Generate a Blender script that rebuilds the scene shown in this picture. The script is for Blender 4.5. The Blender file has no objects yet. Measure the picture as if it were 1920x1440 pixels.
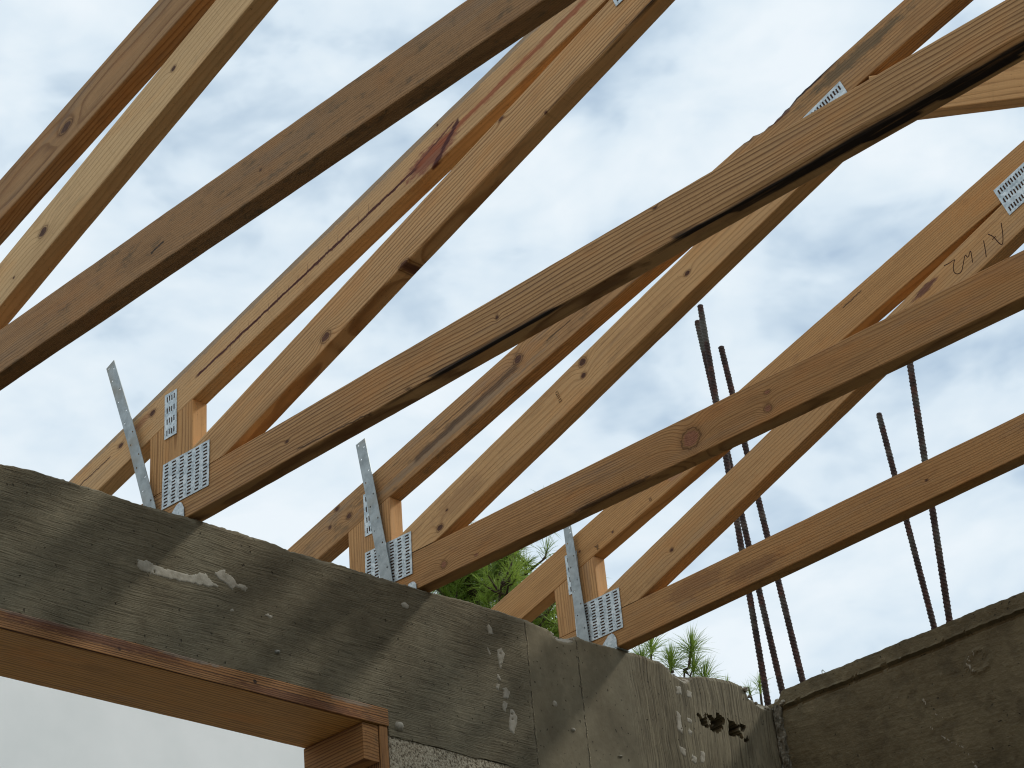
import bpy, math, random
from mathutils import Vector, Matrix, noise
random.seed(7)
S = bpy.context.scene
col = S.collection
rad = math.radians
ZW = 3.40                      # height of the top of the concrete walls above the ground

# ------------------------------------------------------------------ camera
cd = bpy.data.cameras.new('camera'); cam = bpy.data.objects.new('camera', cd); col.objects.link(cam)
cd.sensor_fit = 'HORIZONTAL'; cd.sensor_width = 36.0; cd.lens = 4129.77/1920*36.0
cd.clip_start = .05; cd.clip_end = 3000
yaw, pit, rol = .7403, .5057, -.0990
f = Vector((-math.sin(yaw)*math.cos(pit), math.cos(yaw)*math.cos(pit), math.sin(pit)))
r = f.cross(Vector((0, 0, 1))).normalized(); u = r.cross(f)
r2 = math.cos(rol)*r+math.sin(rol)*u; u2 = -math.sin(rol)*r+math.cos(rol)*u
cam.matrix_world = Matrix.Translation((3.1003, -2.4305, ZW-1.9323)) @ Matrix((r2, u2, -f)).transposed().to_4x4()
S.camera = cam

# ------------------------------------------------------------------ sun, sky, exposure
SUN = Vector((.44, .60, .64)).normalized()
sd = bpy.data.lights.new('sun', 'SUN'); sd.energy = 1.3; sd.angle = rad(6.5); sd.color = (1, .95, .86)
so = bpy.data.objects.new('sun', sd); col.objects.link(so)
so.rotation_euler = SUN.to_track_quat('Z', 'Y').to_euler(); so.location = (0, 0, 30)
w = bpy.data.worlds.new('World'); S.world = w; w.use_nodes = True
S.view_settings.view_transform = 'Standard'; S.view_settings.look = 'None'
S.view_settings.exposure = .10; S.view_settings.gamma = 1


class NT:
    """small helper for node trees"""
    def __init__(s, tree):
        s.t = tree; s.n = tree.nodes; s.l = tree.links
    def new(s, ty, **k):
        o = s.n.new(ty)
        for a, b in k.items(): setattr(o, a, b)
        return o
    def put(s, sock, v):
        if isinstance(v, bpy.types.NodeSocket): s.l.new(v, sock)
        elif v is not None: sock.default_value = v
    def m(s, op, a, b=None, c=None, clamp=False):
        o = s.new('ShaderNodeMath', operation=op, use_clamp=clamp)
        s.put(o.inputs[0], a)
        if b is not None: s.put(o.inputs[1], b)
        if c is not None: s.put(o.inputs[2], c)
        return o.outputs[0]
    def v(s, op, a, b=None):
        o = s.new('ShaderNodeVectorMath', operation=op); s.put(o.inputs[0], a)
        if b is not None: s.put(o.inputs[1], b)
        return o.outputs[0]
    def xyz(s, x, y, z):
        o = s.new('ShaderNodeCombineXYZ'); s.put(o.inputs[0], x); s.put(o.inputs[1], y); s.put(o.inputs[2], z); return o.outputs[0]
    def sep(s, a):
        o = s.new('ShaderNodeSeparateXYZ'); s.put(o.inputs[0], a); return o.outputs
    def noise(s, vec, scale=5, detail=3, rough=.55, dist=0):
        o = s.new('ShaderNodeTexNoise'); s.put(o.inputs['Vector'], vec)
        o.inputs['Scale'].default_value = scale; o.inputs['Detail'].default_value = detail
        o.inputs['Roughness'].default_value = rough; o.inputs['Distortion'].default_value = dist
        return o.outputs['Fac']
    def ramp(s, fac, stops, interp='LINEAR'):
        o = s.new('ShaderNodeValToRGB'); s.put(o.inputs[0], fac); cr = o.color_ramp; cr.interpolation = interp
        while len(cr.elements) < len(stops): cr.elements.new(.5)
        for e, (p, c) in zip(cr.elements, stops):
            e.position = p; e.color = (c, c, c, 1) if isinstance(c, (int, float)) else (*c, 1)
        return o.outputs[0]
    def mix(s, fac, a, b, mode='MIX'):
        o = s.new('ShaderNodeMix', data_type='RGBA', blend_type=mode)
        s.put(o.inputs[0], fac)
        s.put(o.inputs[6], (*a, 1) if isinstance(a, tuple) else a); s.put(o.inputs[7], (*b, 1) if isinstance(b, tuple) else b)
        return o.outputs[2]
    def step(s, x, lo, hi):          # 0 below lo, 1 above hi (lo may exceed hi)
        o = s.new('ShaderNodeMapRange', interpolation_type='SMOOTHSTEP'); s.put(o.inputs[0], x)
        if lo < hi: vals = (lo, hi, 0, 1)
        else: vals = (hi, lo, 1, 0)
        for i, q in enumerate(vals): o.inputs[i+1].default_value = q
        return o.outputs[0]
    def obj(s):
        return s.new('ShaderNodeTexCoord').outputs['Object']
    def attr(s, name):
        return s.new('ShaderNodeAttribute', attribute_name=name).outputs['Fac']
    def bump(s, h, dist=.002, strength=1, normal=None):
        o = s.new('ShaderNodeBump'); s.put(o.inputs['Height'], h); o.inputs['Distance'].default_value = dist
        o.inputs['Strength'].default_value = strength
        if normal is not None: s.put(o.inputs['Normal'], normal)
        return o.outputs[0]


# cloudy sky: blue NISHITA sky seen through gaps in a cloud layer (all by direction)
g = NT(w.node_tree); g.n.clear()
sky = g.new('ShaderNodeTexSky', sky_type='NISHITA'); sky.sun_disc = False
sky.sun_elevation = math.asin(SUN.z); sky.sun_rotation = math.atan2(SUN.x, SUN.y)
bl = g.new('ShaderNodeVectorMath', operation='SCALE'); g.put(bl.inputs[0], sky.outputs[0]); bl.inputs['Scale'].default_value = .115
gen = g.new('ShaderNodeTexCoord').outputs['Generated']
gx = g.sep(gen)
sc3 = g.v('MULTIPLY', gen, (1, 1, 1.8))
n1 = g.noise(g.v('ADD', sc3, (3.3, 1.2, .4)), 5.0, 4, .55, .5)
n2 = g.noise(g.v('ADD', sc3, (7.3, 2.1, 4.4)), 12, 4, .54, .4)
n3 = g.noise(g.v('ADD', sc3, (1.3, 9.1, 2.4)), 34, 3, .5, .3)
cl = g.m('ADD', g.m('MULTIPLY', n1, .50), g.m('ADD', g.m('MULTIPLY', n2, .36), g.m('MULTIPLY', n3, .14)))
ccol = g.ramp(cl, [(.37, (.47, .60, .73)), (.43, (.56, .68, .79)), (.48, (.655, .76, .85)), (.53, (.72, .81, .88)), (.59, (.785, .855, .91))])
dens = g.ramp(cl, [(.33, .62), (.42, .90), (.48, 1.0)])
skyc = g.mix(dens, bl.outputs[0], ccol)
skyc = g.mix(g.step(gx[2], -.02, .05), (.16, .15, .13), skyc)
bg = g.new('ShaderNodeBackground'); g.put(bg.inputs[0], skyc); bg.inputs[1].default_value = 1.0
g.l.new(bg.outputs[0], g.new('ShaderNodeOutputWorld').inputs[0])

S.render.engine = 'CYCLES'
S.cycles.filter_width = 1.15; S.cycles.max_bounces = 6; S.cycles.diffuse_bounces = 4


# ------------------------------------------------------------------ object helpers
def tag(o, label=None, cat=None, group=None, kind=None):
    for k, v in (('label', label), ('category', cat), ('group', group), ('kind', kind)):
        if v: o[k] = v
    return o

def empty(name, loc=(0, 0, 0), rot=(0, 0, 0)):
    o = bpy.data.objects.new(name, None); o.location = loc; o.rotation_euler = rot; o.empty_display_size = .1
    col.objects.link(o); return o

def mesh_obj(name, verts, faces, mat, parent=None, smooth=False, attrs=None, matrix=None):
    me = bpy.data.meshes.new(name); me.from_pydata([tuple(v) for v in verts], [], faces)
    if attrs:
        for an, vals in attrs.items():
            a = me.attributes.new(an, 'FLOAT', 'POINT'); a.data.foreach_set('value', vals)
    me.validate(); me.update()
    if smooth: me.polygons.foreach_set('use_smooth', [True]*len(me.polygons))
    if isinstance(mat, (list, tuple)):
        for q in mat: me.materials.append(q)
    else: me.materials.append(mat)
    o = bpy.data.objects.new(name, me); col.objects.link(o)
    if parent: o.parent = parent
    if matrix is not None: o.matrix_local = matrix
    return o

def principled(name):
    mt = bpy.data.materials.new(name); mt.use_nodes = True
    t = NT(mt.node_tree); return mt, t, t.n['Principled BSDF']

# ------------------------------------------------------------------ materials
WB = (1.41, 1.265, 1.02)       # sawn pine, overall
def wood(name, light, dark, ring=.0055, pith=(.05, -.11), knots=(), lines=(), blots=(), grey=.25, contrast=1., seed=0,
         fibre=.5, tilt=0., mould=0., warp=1., ticks=()):
    """sawn pine; object space: x along the board, y through its thickness, z across its face"""
    light = tuple(a*b for a, b in zip(light, WB)); dark = tuple(a*b*.95 for a, b in zip(dark, WB))
    mt, t, p = principled(name)
    o = t.sep(t.obj()); x, y, z = o[0], o[1], o[2]
    sx = t.m('ADD', x, seed*3.17)
    lowv = t.xyz(t.m('MULTIPLY', sx, 1.1), t.m('MULTIPLY', y, 4), t.m('MULTIPLY', z, 4))
    low = t.m('SUBTRACT', t.noise(lowv, 1.6, 2), .5)
    mid = t.m('SUBTRACT', t.noise(t.xyz(t.m('MULTIPLY', sx, 5), t.m('MULTIPLY', y, 18), t.m('MULTIPLY', z, 18)), 1.5, 3), .5)
    dy = t.m('SUBTRACT', y, pith[0]); dz = t.m('SUBTRACT', t.m('ADD', z, t.m('MULTIPLY', x, tilt)), pith[1])
    rr = t.m('SQRT', t.m('ADD', t.m('MULTIPLY', dy, dy), t.m('MULTIPLY', dz, dz)))
    rr = t.m('ADD', rr, t.m('MULTIPLY_ADD', low, .030*warp, t.m('MULTIPLY', mid, .0045*warp)))
    core = None; halo = None
    tone = 1.
    for kn in knots:
        ks, kv, kr, el = kn[:4]
        if len(kn) > 4: tone = kn[4]
        ax = t.m('DIVIDE', t.m('SUBTRACT', x, ks), kr*el); az = t.m('DIVIDE', t.m('SUBTRACT', z, kv), kr)
        d2 = t.m('ADD', t.m('MULTIPLY', ax, ax), t.m('MULTIPLY', az, az))
        wob = t.m('MULTIPLY', t.m('SUBTRACT', t.noise(t.xyz(t.m('MULTIPLY', x, 90), y, t.m('MULTIPLY', z, 90)), 1, 2), .5), .9)
        d = t.m('ADD', t.m('SQRT', d2), wob)
        rr = t.m('ADD', rr, t.m('MULTIPLY', t.m('EXPONENT', t.m('MULTIPLY', d2, -.16)), kr*1.9))
        c = t.step(d, 1.15, .8); h = t.m('MAXIMUM', t.step(d, 2.3, .9), t.m('MULTIPLY', t.step(t.m('ABSOLUTE', t.m('SUBTRACT', d, 1.28)), .20, .06), 2.0))
        core = c if core is None else t.m('MAXIMUM', core, c)
        halo = h if halo is None else t.m('MAXIMUM', halo, h)
    ringvar = t.m('MULTIPLY', t.noise(t.xyz(t.m('MULTIPLY', rr, 55), t.m('MULTIPLY', sx, .4), seed), 1, 1), 1.6)
    ph = t.m('FRACT', t.m('ADD', t.m('DIVIDE', rr, ring), ringvar))
    band = t.ramp(ph, [(0, .12), (.35, .0), (.62, .3), (.84, 1.), (.93, .85), (1, .12)])
    fib = t.noise(t.xyz(t.m('MULTIPLY', sx, 14), t.m('MULTIPLY', y, 620), t.m('MULTIPLY', z, 620)), 1, 3, .65)
    fib2 = t.noise(t.xyz(t.m('MULTIPLY', sx, 5), t.m('MULTIPLY', y, 150), t.m('MULTIPLY', z, 150)), 1, 3, .6)
    patch = t.noise(t.xyz(t.m('MULTIPLY', sx, 3.5), t.m('MULTIPLY', y, 22), t.m('MULTIPLY', z, 22)), 1, 4, .6, .3)
    big = t.noise(t.xyz(t.m('MULTIPLY', sx, 1.3), t.m('MULTIPLY', y, 3), t.m('MULTIPLY', z, 9)), 1, 2)
    f1 = t.m('MULTIPLY', band, t.m('MULTIPLY', t.m('ADD', .45, patch), .80*contrast), clamp=True)
    f1 = t.m('ADD', f1, t.m('MULTIPLY', t.m('SUBTRACT', fib, .5), fibre*.9), clamp=True)
    c = t.mix(f1, light, dark)
    c = t.mix(t.m('MULTIPLY', t.step(fib2, .52, .72), .35*fibre+.1), c, tuple(q*.55 for q in dark))
    c = t.mix(t.m('MULTIPLY', t.step(big, .42, .7), .38), c, tuple(a*.62+b*.25 for a, b in zip(light, dark)))
    c = t.mix(t.m('MULTIPLY', t.step(patch, .48, .30), .30), c, tuple(q*.80 for q in dark))
    warm = t.noise(t.xyz(t.m('MULTIPLY', sx, 4.5), t.m('MULTIPLY', y, 14), t.m('MULTIPLY', z, 14)), 1, 3, .6)
    c = t.mix(t.m('MULTIPLY', t.step(warm, .50, .70), .42), c, (light[0]*1.0, light[1]*.78, light[2]*.55))
    c = t.mix(t.m('MULTIPLY', t.step(fib, .60, .74), .5*fibre), c, tuple(q*.5 for q in dark))
    speck = t.noise(t.xyz(t.m('MULTIPLY', sx, 120), t.m('MULTIPLY', y, 330), t.m('MULTIPLY', z, 330)), 1, 2)
    c = t.mix(t.m('MULTIPLY', t.step(speck, .69, .76), .7), c, tuple(q*.45 for q in dark))
    dirt = t.noise(t.xyz(t.m('MULTIPLY', sx, 9), t.m('MULTIPLY', y, 30), t.m('MULTIPLY', z, 34)), 1, 5, .68)
    c = t.mix(t.m('MULTIPLY', t.step(dirt, .54, .70), .38), c, (light[0]*.42, light[1]*.40, light[2]*.42))
    saw = t.noise(t.xyz(t.m('MULTIPLY', t.m('ADD', sx, t.m('MULTIPLY', z, .22)), 240), 0, t.m('MULTIPLY', z, 9)), 1, 2)
    c = t.mix(t.m('MULTIPLY', t.step(saw, .52, .70), t.m('MULTIPLY', t.step(warm, .52, .40), .16)), c, tuple(q*.9 for q in dark))
    lum = light[0]*.45
    c = t.mix(t.m('MULTIPLY', t.step(patch, .5, .75), grey), c, (lum*.98, lum*.86, lum*.68))
    if mould:
        mo = t.noise(t.xyz(t.m('MULTIPLY', sx, 16), t.m('MULTIPLY', y, 50), t.m('MULTIPLY', z, 50)), 1, 5, .7)
        c = t.mix(t.m('MULTIPLY', t.m('MULTIPLY', t.step(mo, .5, .68), t.step(big, .4, .6)), mould), c, (.07, .062, .038))
    face = t.step(t.m('ABSOLUTE', y), .010, .004)
    for (bs, bv, ls, lv, bc, st) in blots:      # stains with a ragged outline
        ax = t.m('DIVIDE', t.m('SUBTRACT', x, bs), ls); az = t.m('DIVIDE', t.m('SUBTRACT', z, bv), lv)
        d = t.m('SQRT', t.m('ADD', t.m('MULTIPLY', ax, ax), t.m('MULTIPLY', az, az)))
        d = t.m('ADD', d, t.m('MULTIPLY', t.m('SUBTRACT', t.noise(t.xyz(t.m('MULTIPLY', sx, 40), t.m('MULTIPLY', y, 120), t.m('MULTIPLY', z, 120)), 1, 4, .65), .5), 1.8))
        c = t.mix(t.m('MULTIPLY', t.m('MULTIPLY', t.step(d, 1.1, .55), face), st), c, bc)
    for (ts, tv) in ticks:          # fine checks across the grain
        jx = t.m('MULTIPLY', t.m('SUBTRACT', z, tv), -.35)
        k = t.m('MULTIPLY', t.step(t.m('ABSOLUTE', t.m('SUBTRACT', t.m('ADD', x, jx), ts)), .0016, .0004), t.step(t.m('ABSOLUTE', t.m('SUBTRACT', z, tv)), .013, .008))
        c = t.mix(t.m('MULTIPLY', k, .55), c, (.20, .09, .05))
    for (s0, v0, s1, v1, wd, lc, st) in lines:
        q = t.m('DIVIDE', t.m('SUBTRACT', x, s0), s1-s0)
        vl = t.m('MULTIPLY_ADD', q, v1-v0, v0)
        jig = t.m('MULTIPLY', t.m('SUBTRACT', t.noise(t.xyz(t.m('MULTIPLY', sx, 45), 0, 0), 1, 4, .7), .5), .010)
        dist = t.m('ABSOLUTE', t.m('SUBTRACT', t.m('ADD', z, jig), vl))
        wn = t.m('MULTIPLY', t.noise(t.xyz(t.m('MULTIPLY', sx, 30), 3.3, t.m('MULTIPLY', z, 200)), 1, 3), wd*1.6)
        k = t.m('MULTIPLY', t.step(t.m('SUBTRACT', dist, wn), wd*.5, -wd*.3), t.m('MULTIPLY', t.step(q, 0, .05), t.step(q, 1, .95)))
        c = t.mix(t.m('MULTIPLY', t.m('MULTIPLY', k, face), st), c, lc)
    hgt = t.m('ADD', t.m('MULTIPLY', band, -.35), t.m('MULTIPLY', fib, .6))
    if core is not None:
        c = t.mix(t.m('MULTIPLY', halo, .40), c, tuple(q*.6 for q in dark))
        kc = t.mix(t.noise(t.xyz(t.m('MULTIPLY', x, 150), y, t.m('MULTIPLY', z, 150)), 1, 3), (.045*tone, .018*tone, .010*tone), (.17*tone, .075*tone, .04*tone))
        c = t.mix(core, c, kc)
    wn = t.attr('wane')
    bark = t.mix(t.noise(t.xyz(t.m('MULTIPLY', sx, 25), t.m('MULTIPLY', y, 160), t.m('MULTIPLY', z, 160)), 1, 4, .7), (.030, .017, .010), (.012, .008, .006))
    c = t.mix(t.step(t.m('ADD', wn, t.m('MULTIPLY', t.m('SUBTRACT', fib2, .5), 1.6)), .25, 1.0), c, bark)
    t.put(p.inputs['Base Color'], c)
    p.inputs['Roughness'].default_value = .72; p.inputs['Specular IOR Level'].default_value = .25
    t.put(p.inputs['Normal'], t.bump(hgt, .0012, .9))
    return mt

LB, DB = (.40, .248, .125), (.165, .078, .028)          # bottom chords
LT, DT = (.41, .262, .14), (.17, .082, .032)             # top chords
LW, DW = (.52, .355, .205), (.25, .128, .052)            # webs, paler
RED = (.21, .06, .030)

def galv(name):
    mt, t, p = principled(name)
    v = t.obj()
    a = t.noise(v, 120, 3); b = t.noise(v, 28, 4, .6)
    vo = t.new('ShaderNodeTexVoronoi'); t.put(vo.inputs['Vector'], v); vo.inputs['Scale'].default_value = 170
    sp = t.sep(vo.outputs['Color'])[0]
    k = t.m('ADD', t.m('MULTIPLY', a, .3), t.m('ADD', t.m('MULTIPLY', b, .5), t.m('MULTIPLY', sp, .2)))
    t.put(p.inputs['Base Color'], t.ramp(k, [(.35, (.36, .42, .44)), (.5, (.56, .63, .65)), (.65, (.76, .82, .83))]))
    p.inputs['Metallic'].default_value = .35
    t.put(p.inputs['Roughness'], t.m('MULTIPLY_ADD', b, .35, .3))
    t.put(p.inputs['Normal'], t.bump(b, .0006, .4))
    return mt
GALV = galv('galvanised_steel')
def galv_dark():
    mt, t, p = principled('weathered_steel_strap'); v = t.obj()
    b = t.noise(v, 35, 4, .65); c = t.noise(v, 9, 3)
    t.put(p.inputs['Base Color'], t.mix(t.step(c, .5, .68), t.ramp(b, [(.35, (.27, .30, .30)), (.6, (.42, .46, .46))]), (.30, .29, .25)))
    p.inputs['Metallic'].default_value = .5; p.inputs['Roughness'].default_value = .5
    return mt
STRAP = galv_dark()

def concrete(name, mode):
    """mode 'board': form marks along y and, past the seams, vertical streaks; 'smooth': trowelled face of the other wall"""
    mt, t, p = principled(name)
    v = t.obj(); o = t.sep(v); X, Y, Z = o
    blot = t.noise(v, 3.2, 5, .6, .3); fine = t.noise(v, 60, 4, .65); gr = t.noise(v, 260, 3, .6); med = t.noise(v, 14, 4, .6, .2)
    pores = t.noise(v, 95, 2, .5)
    base = t.ramp(t.m('ADD', t.m('MULTIPLY', blot, .6), t.m('ADD', t.m('MULTIPLY', med, .25), t.m('MULTIPLY', fine, .15))),
                  [(.34, (.105, .094, .070)), (.45, (.155, .141, .108)), (.55, (.20, .186, .147)), (.66, (.28, .262, .21))])
    if mode == 'board':
        wobble = t.m('MULTIPLY', t.noise(t.xyz(0, t.m('MULTIPLY', Y, 2.4), t.m('MULTIPLY', Z, 5)), 1, 3), .03)
        zz = t.m('ADD', Z, wobble)
        h1 = t.noise(t.xyz(0, t.m('MULTIPLY', Y, 9), t.m('MULTIPLY', zz, 360)), 1, 4, .6, .25)
        h2 = t.noise(t.xyz(1, t.m('MULTIPLY', Y, 22), t.m('MULTIPLY', zz, 520)), 1, 3, .6, .25)
        hor = t.m('ADD', t.m('MULTIPLY', h1, .65), t.m('MULTIPLY', h2, .35))
        yy = t.m('ADD', Y, t.m('MULTIPLY', t.noise(t.xyz(5, t.m('MULTIPLY', Y, 3), t.m('MULTIPLY', Z, 4)), 1, 2), .05))
        ver = t.noise(t.xyz(0, t.m('MULTIPLY', yy, 150), t.m('MULTIPLY', Z, 7)), 1, 4, .6, .3)
        vm = t.step(t.m('ADD', Y, t.m('MULTIPLY', med, .05)), 1.26, 1.34)
        hm = t.step(Y, .93, .91)
        amp = t.m('MULTIPLY', hm, t.step(t.noise(t.xyz(2, t.m('MULTIPLY', Y, 2.2), t.m('MULTIPLY', Z, 5)), 1, 3), .24, .46))
        hh = t.m('ADD', t.m('MULTIPLY', t.m('SUBTRACT', hor, .5), amp), t.m('MULTIPLY', t.m('SUBTRACT', ver, .5), vm))
        base = t.mix(t.m('MULTIPLY', t.m('MULTIPLY', t.step(hh, -.02, -.10), .58), 1.), base, (.06, .053, .039))
        base = t.mix(t.m('MULTIPLY', t.step(hh, .03, .11), .42), base, (.29, .27, .21))
        bh = t.m('ADD', t.m('MULTIPLY', hh, 1.7), t.m('MULTIPLY', fine, .25))
        for ys in (.926, 1.094):                             # ragged lines left by the joints of the form boards
            jz = t.m('MULTIPLY', t.m('SUBTRACT', t.noise(t.xyz(ys, 0, t.m('MULTIPLY', Z, 34)), 1, 4, .6), .5), .010)
            dq = t.m('SUBTRACT', t.m('ADD', Y, jz), ys)
            wv_ = t.noise(t.xyz(0, t.m('MULTIPLY', Y, 60), t.m('MULTIPLY', Z, 90)), 1, 3)
            dk = t.m('MULTIPLY', t.step(t.m('ABSOLUTE', dq), .0030, .0008), t.step(wv_, .38, .55))
            lt = t.m('MULTIPLY', t.step(t.m('ABSOLUTE', t.m('SUBTRACT', dq, .003)), .0028, .0008), t.step(wv_, .42, .60))
            base = t.mix(t.m('MULTIPLY', dk, .8), base, (.045, .04, .03)); base = t.mix(t.m('MULTIPLY', lt, .75), base, (.36, .33, .26))
            bh = t.m('ADD', bh, t.m('MULTIPLY_ADD', dk, -.7, t.m('MULTIPLY', lt, .5)))
    else:
        lo = t.noise(t.xyz(t.m('MULTIPLY', X, 3), 0, t.m('MULTIPLY', Z, 16)), 1, 4, .6)
        base = t.mix(t.m('MULTIPLY', t.step(lo, .5, .68), .3), base, (.17, .155, .12))
        tr = t.noise(t.xyz(t.m('MULTIPLY', t.m('ADD', X, t.m('MULTIPLY', Z, -1.2)), 12), 0, t.m('MULTIPLY', t.m('ADD', Z, t.m('MULTIPLY', X, .12)), 90)), 1, 3)
        bh = t.m('ADD', t.m('MULTIPLY', med, .8), t.m('ADD', t.m('MULTIPLY', fine, .6), t.m('MULTIPLY', tr, .35)))
        base = t.mix(1., base, (.90, .87, .79), 'MULTIPLY')
        base = t.mix(t.m('MULTIPLY', t.step(fine, .56, .70), .35), base, (.26, .235, .18))
        base = t.mix(t.m('MULTIPLY', t.step(med, .50, .36), .35), base, (.075, .066, .048))
    base = t.mix(t.m('MULTIPLY', t.step(pores, .67, .72), .75), base, (.04, .035, .025))
    base = t.mix(t.m('MULTIPLY', t.step(gr, .62, .75), .25), base, (.33, .31, .26))
    base = t.mix(1., base, (1.04, .97, .80), 'MULTIPLY')
    ch = t.attr('chip')
    base = t.mix(t.step(t.m('ADD', ch, t.m('MULTIPLY', t.m('SUBTRACT', fine, .5), 1.2)), .4, .8), base, (.40, .37, .30))
    t.put(p.inputs['Base Color'], base)
    p.inputs['Roughness'].default_value = .88; p.inputs['Specular IOR Level'].default_value = .3
    bh = t.m('ADD', bh, t.m('MULTIPLY', t.step(pores, .70, .76), -.8))
    t.put(p.inputs['Normal'], t.bump(bh, .004 if mode == 'board' else .0065, .85))
    return mt
CONC_A = concrete('board_marked_concrete', 'board')
CONC_B = concrete('smooth_concrete', 'smooth')

def simple(name, stops, scale=30, rough=.85, bump=.002, detail=4, bscale=None):
    mt, t, p = principled(name); v = t.obj(); a = t.noise(v, scale, detail, .6)
    t.put(p.inputs['Base Color'], t.ramp(a, stops)); p.inputs['Roughness'].default_value = rough
    p.inputs['Specular IOR Level'].default_value = .25
    t.put(p.inputs['Normal'], t.bump(t.noise(v, bscale or scale, detail, .6), bump, .8)); return mt
PATCH = simple('dried_cement_patch', [(.35, (.30, .275, .215)), (.6, (.44, .41, .335))], 60, .9, .002)
BLOCK = simple('gritty_concrete_block', [(.36, (.10, .08, .052)), (.46, (.34, .29, .205)), (.6, (.54, .48, .36))], 210, .95, .006, 3)
MORTAR = simple('rough_mortar', [(.35, (.09, .08, .055)), (.65, (.26, .24, .19))], 70, .95, .008)
GROUND = simple('bare_earth', [(.35, (.10, .075, .05)), (.65, (.19, .15, .10))], 1.5, .95, .02)
FLOOR = simple('concrete_slab', [(.35, (.16, .15, .13)), (.65, (.24, .23, .20))], 2.5, .9, .002)
PLASTER = simple('white_plaster', [(.35, (.78, .80, .78)), (.65, (.86, .87, .85))], 2.2, .9, .001)
INK = simple('black_marker', [(.3, (.03, .012, .008)), (.7, (.05, .02, .012))], 50)
STAMP = simple('faded_ink', [(.3, (.16, .095, .045)), (.7, (.26, .16, .08))], 300)
VOID = simple('dark_cavity', [(.3, (.05, .045, .033)), (.7, (.10, .09, .07))], 60, .95, .01)

def rebar_mat():
    mt, t, p = principled('rusty_steel'); v = t.obj(); a = t.noise(v, 55, 4, .65); b = t.noise(v, 7, 3)
    c = t.ramp(a, [(.35, (.022, .013, .010)), (.55, (.052, .022, .015)), (.72, (.12, .045, .027))])
    c = t.mix(t.step(b, .48, .6), c, (.085, .08, .065))
    t.put(p.inputs['Base Color'], c); p.inputs['Roughness'].default_value = .75; p.inputs['Metallic'].default_value = .2
    return mt
RUST = rebar_mat()
SLOT_SHADE = simple('gouged_wood_slot_shade', [(.3, (.045, .022, .012)), (.7, (.11, .055, .028))], 300)  # gouged wood behind the plate slots, darkened in colour to stand for their shade
def needle_mat():
    mt, t, p = principled('pine_needles')
    v = t.obj(); a = t.noise(v, 2.2, 3)
    t.put(p.inputs['Base Color'], t.ramp(a, [(.35, (.09, .155, .014)), (.5, (.18, .27, .03)), (.65, (.28, .35, .06))]))
    p.inputs['Roughness'].default_value = .5
    tr = t.new('ShaderNodeBsdfTranslucent'); tr.inputs[0].default_value = (.36, .50, .08, 1)
    ms = t.new('ShaderNodeMixShader'); ms.inputs[0].default_value = .4
    t.l.new(p.outputs[0], ms.inputs[1]); t.l.new(tr.outputs[0], ms.inputs[2])
    t.l.new(ms.outputs[0], t.n['Material Output'].inputs[0]); return mt
NEEDLE = needle_mat()
BARK = simple('pine_bark', [(.35, (.05, .035, .025)), (.65, (.12, .085, .06))], 20)

# ------------------------------------------------------------------ the setting
def sheet(name, x0, x1, y0, y1, z, mat, kind='structure'):
    return tag(mesh_obj(name, [(x0, y0, z), (x1, y0, z), (x1, y1, z), (x0, y1, z)], [(0, 1, 2, 3)], mat), kind=kind)
sheet('ground', -400, 400, -400, 400, 0, GROUND)
sheet('floor', 0, 6.4, -4.6, 1.81, .05, FLOOR)

def interp(pts, x):
    if x <= pts[0][0]: return pts[0][1]
    for (a, b), (c, d) in zip(pts, pts[1:]):
        if x <= c: return b+(d-b)*(x-a)/(c-a)
    return pts[-1][1]
def fbm(x, y, z, o=4): return noise.fractal(Vector((x, y, z)), .8, 2.0, o)
def in_poly(P, x, y):
    c = False; j = len(P)-1
    for i in range(len(P)):
        if (P[i][1] > y) != (P[j][1] > y) and x < (P[j][0]-P[i][0])*(y-P[i][1])/(P[j][1]-P[i][1])+P[i][0]: c = not c
        j = i
    return c

def wall_mesh(name, us, zs_fn, depth, top_fn, disp_fn, to_world, mat, parent, back_disp=.0, void_mat=None):
    """front grid over u (along the wall) and k (height), then the rough top, then a plain back"""
    V = []; chip = []; F = []; mi = []
    rows = None
    for ui, uu in enumerate(us):
        colv = zs_fn(uu)                                   # list of z from bottom to top edge
        line = [(z, 0.0, True) for z in colv]
        nt = 9
        for k in range(1, nt+1): line.append((None, depth*k/nt, False))
        line.append((colv[0], depth, False))
        rows = len(line)
        for (z, d, front) in line:
            if front:
                dd, c = disp_fn(uu, z, top_fn(uu, 0)); V.append(to_world(uu, -dd, z)); chip.append(c)
            elif z is None:
                zt = top_fn(uu, d); V.append(to_world(uu, d, zt)); chip.append(.15+.25*noise.noise(Vector((uu*30, d*30, 2))))
            else: V.append(to_world(uu, d, z)); chip.append(0)
    n = len(us)
    for i in range(n-1):
        for j in range(rows-1):
            a = i*rows+j; F.append((a, a+rows, a+rows+1, a+1))
        F.append((i*rows+rows-1, (i+1)*rows+rows-1, (i+1)*rows, i*rows))
    F.append(tuple(range(rows))); F.append(tuple((n-1)*rows+j for j in reversed(range(rows))))
    return mesh_obj(name, V, F, mat, parent, smooth=False, attrs={'chip': chip})

def frange(a, b, d):
    n = max(1, int(round((b-a)/d))); return [a+(b-a)*i/n for i in range(n+1)]

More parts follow.
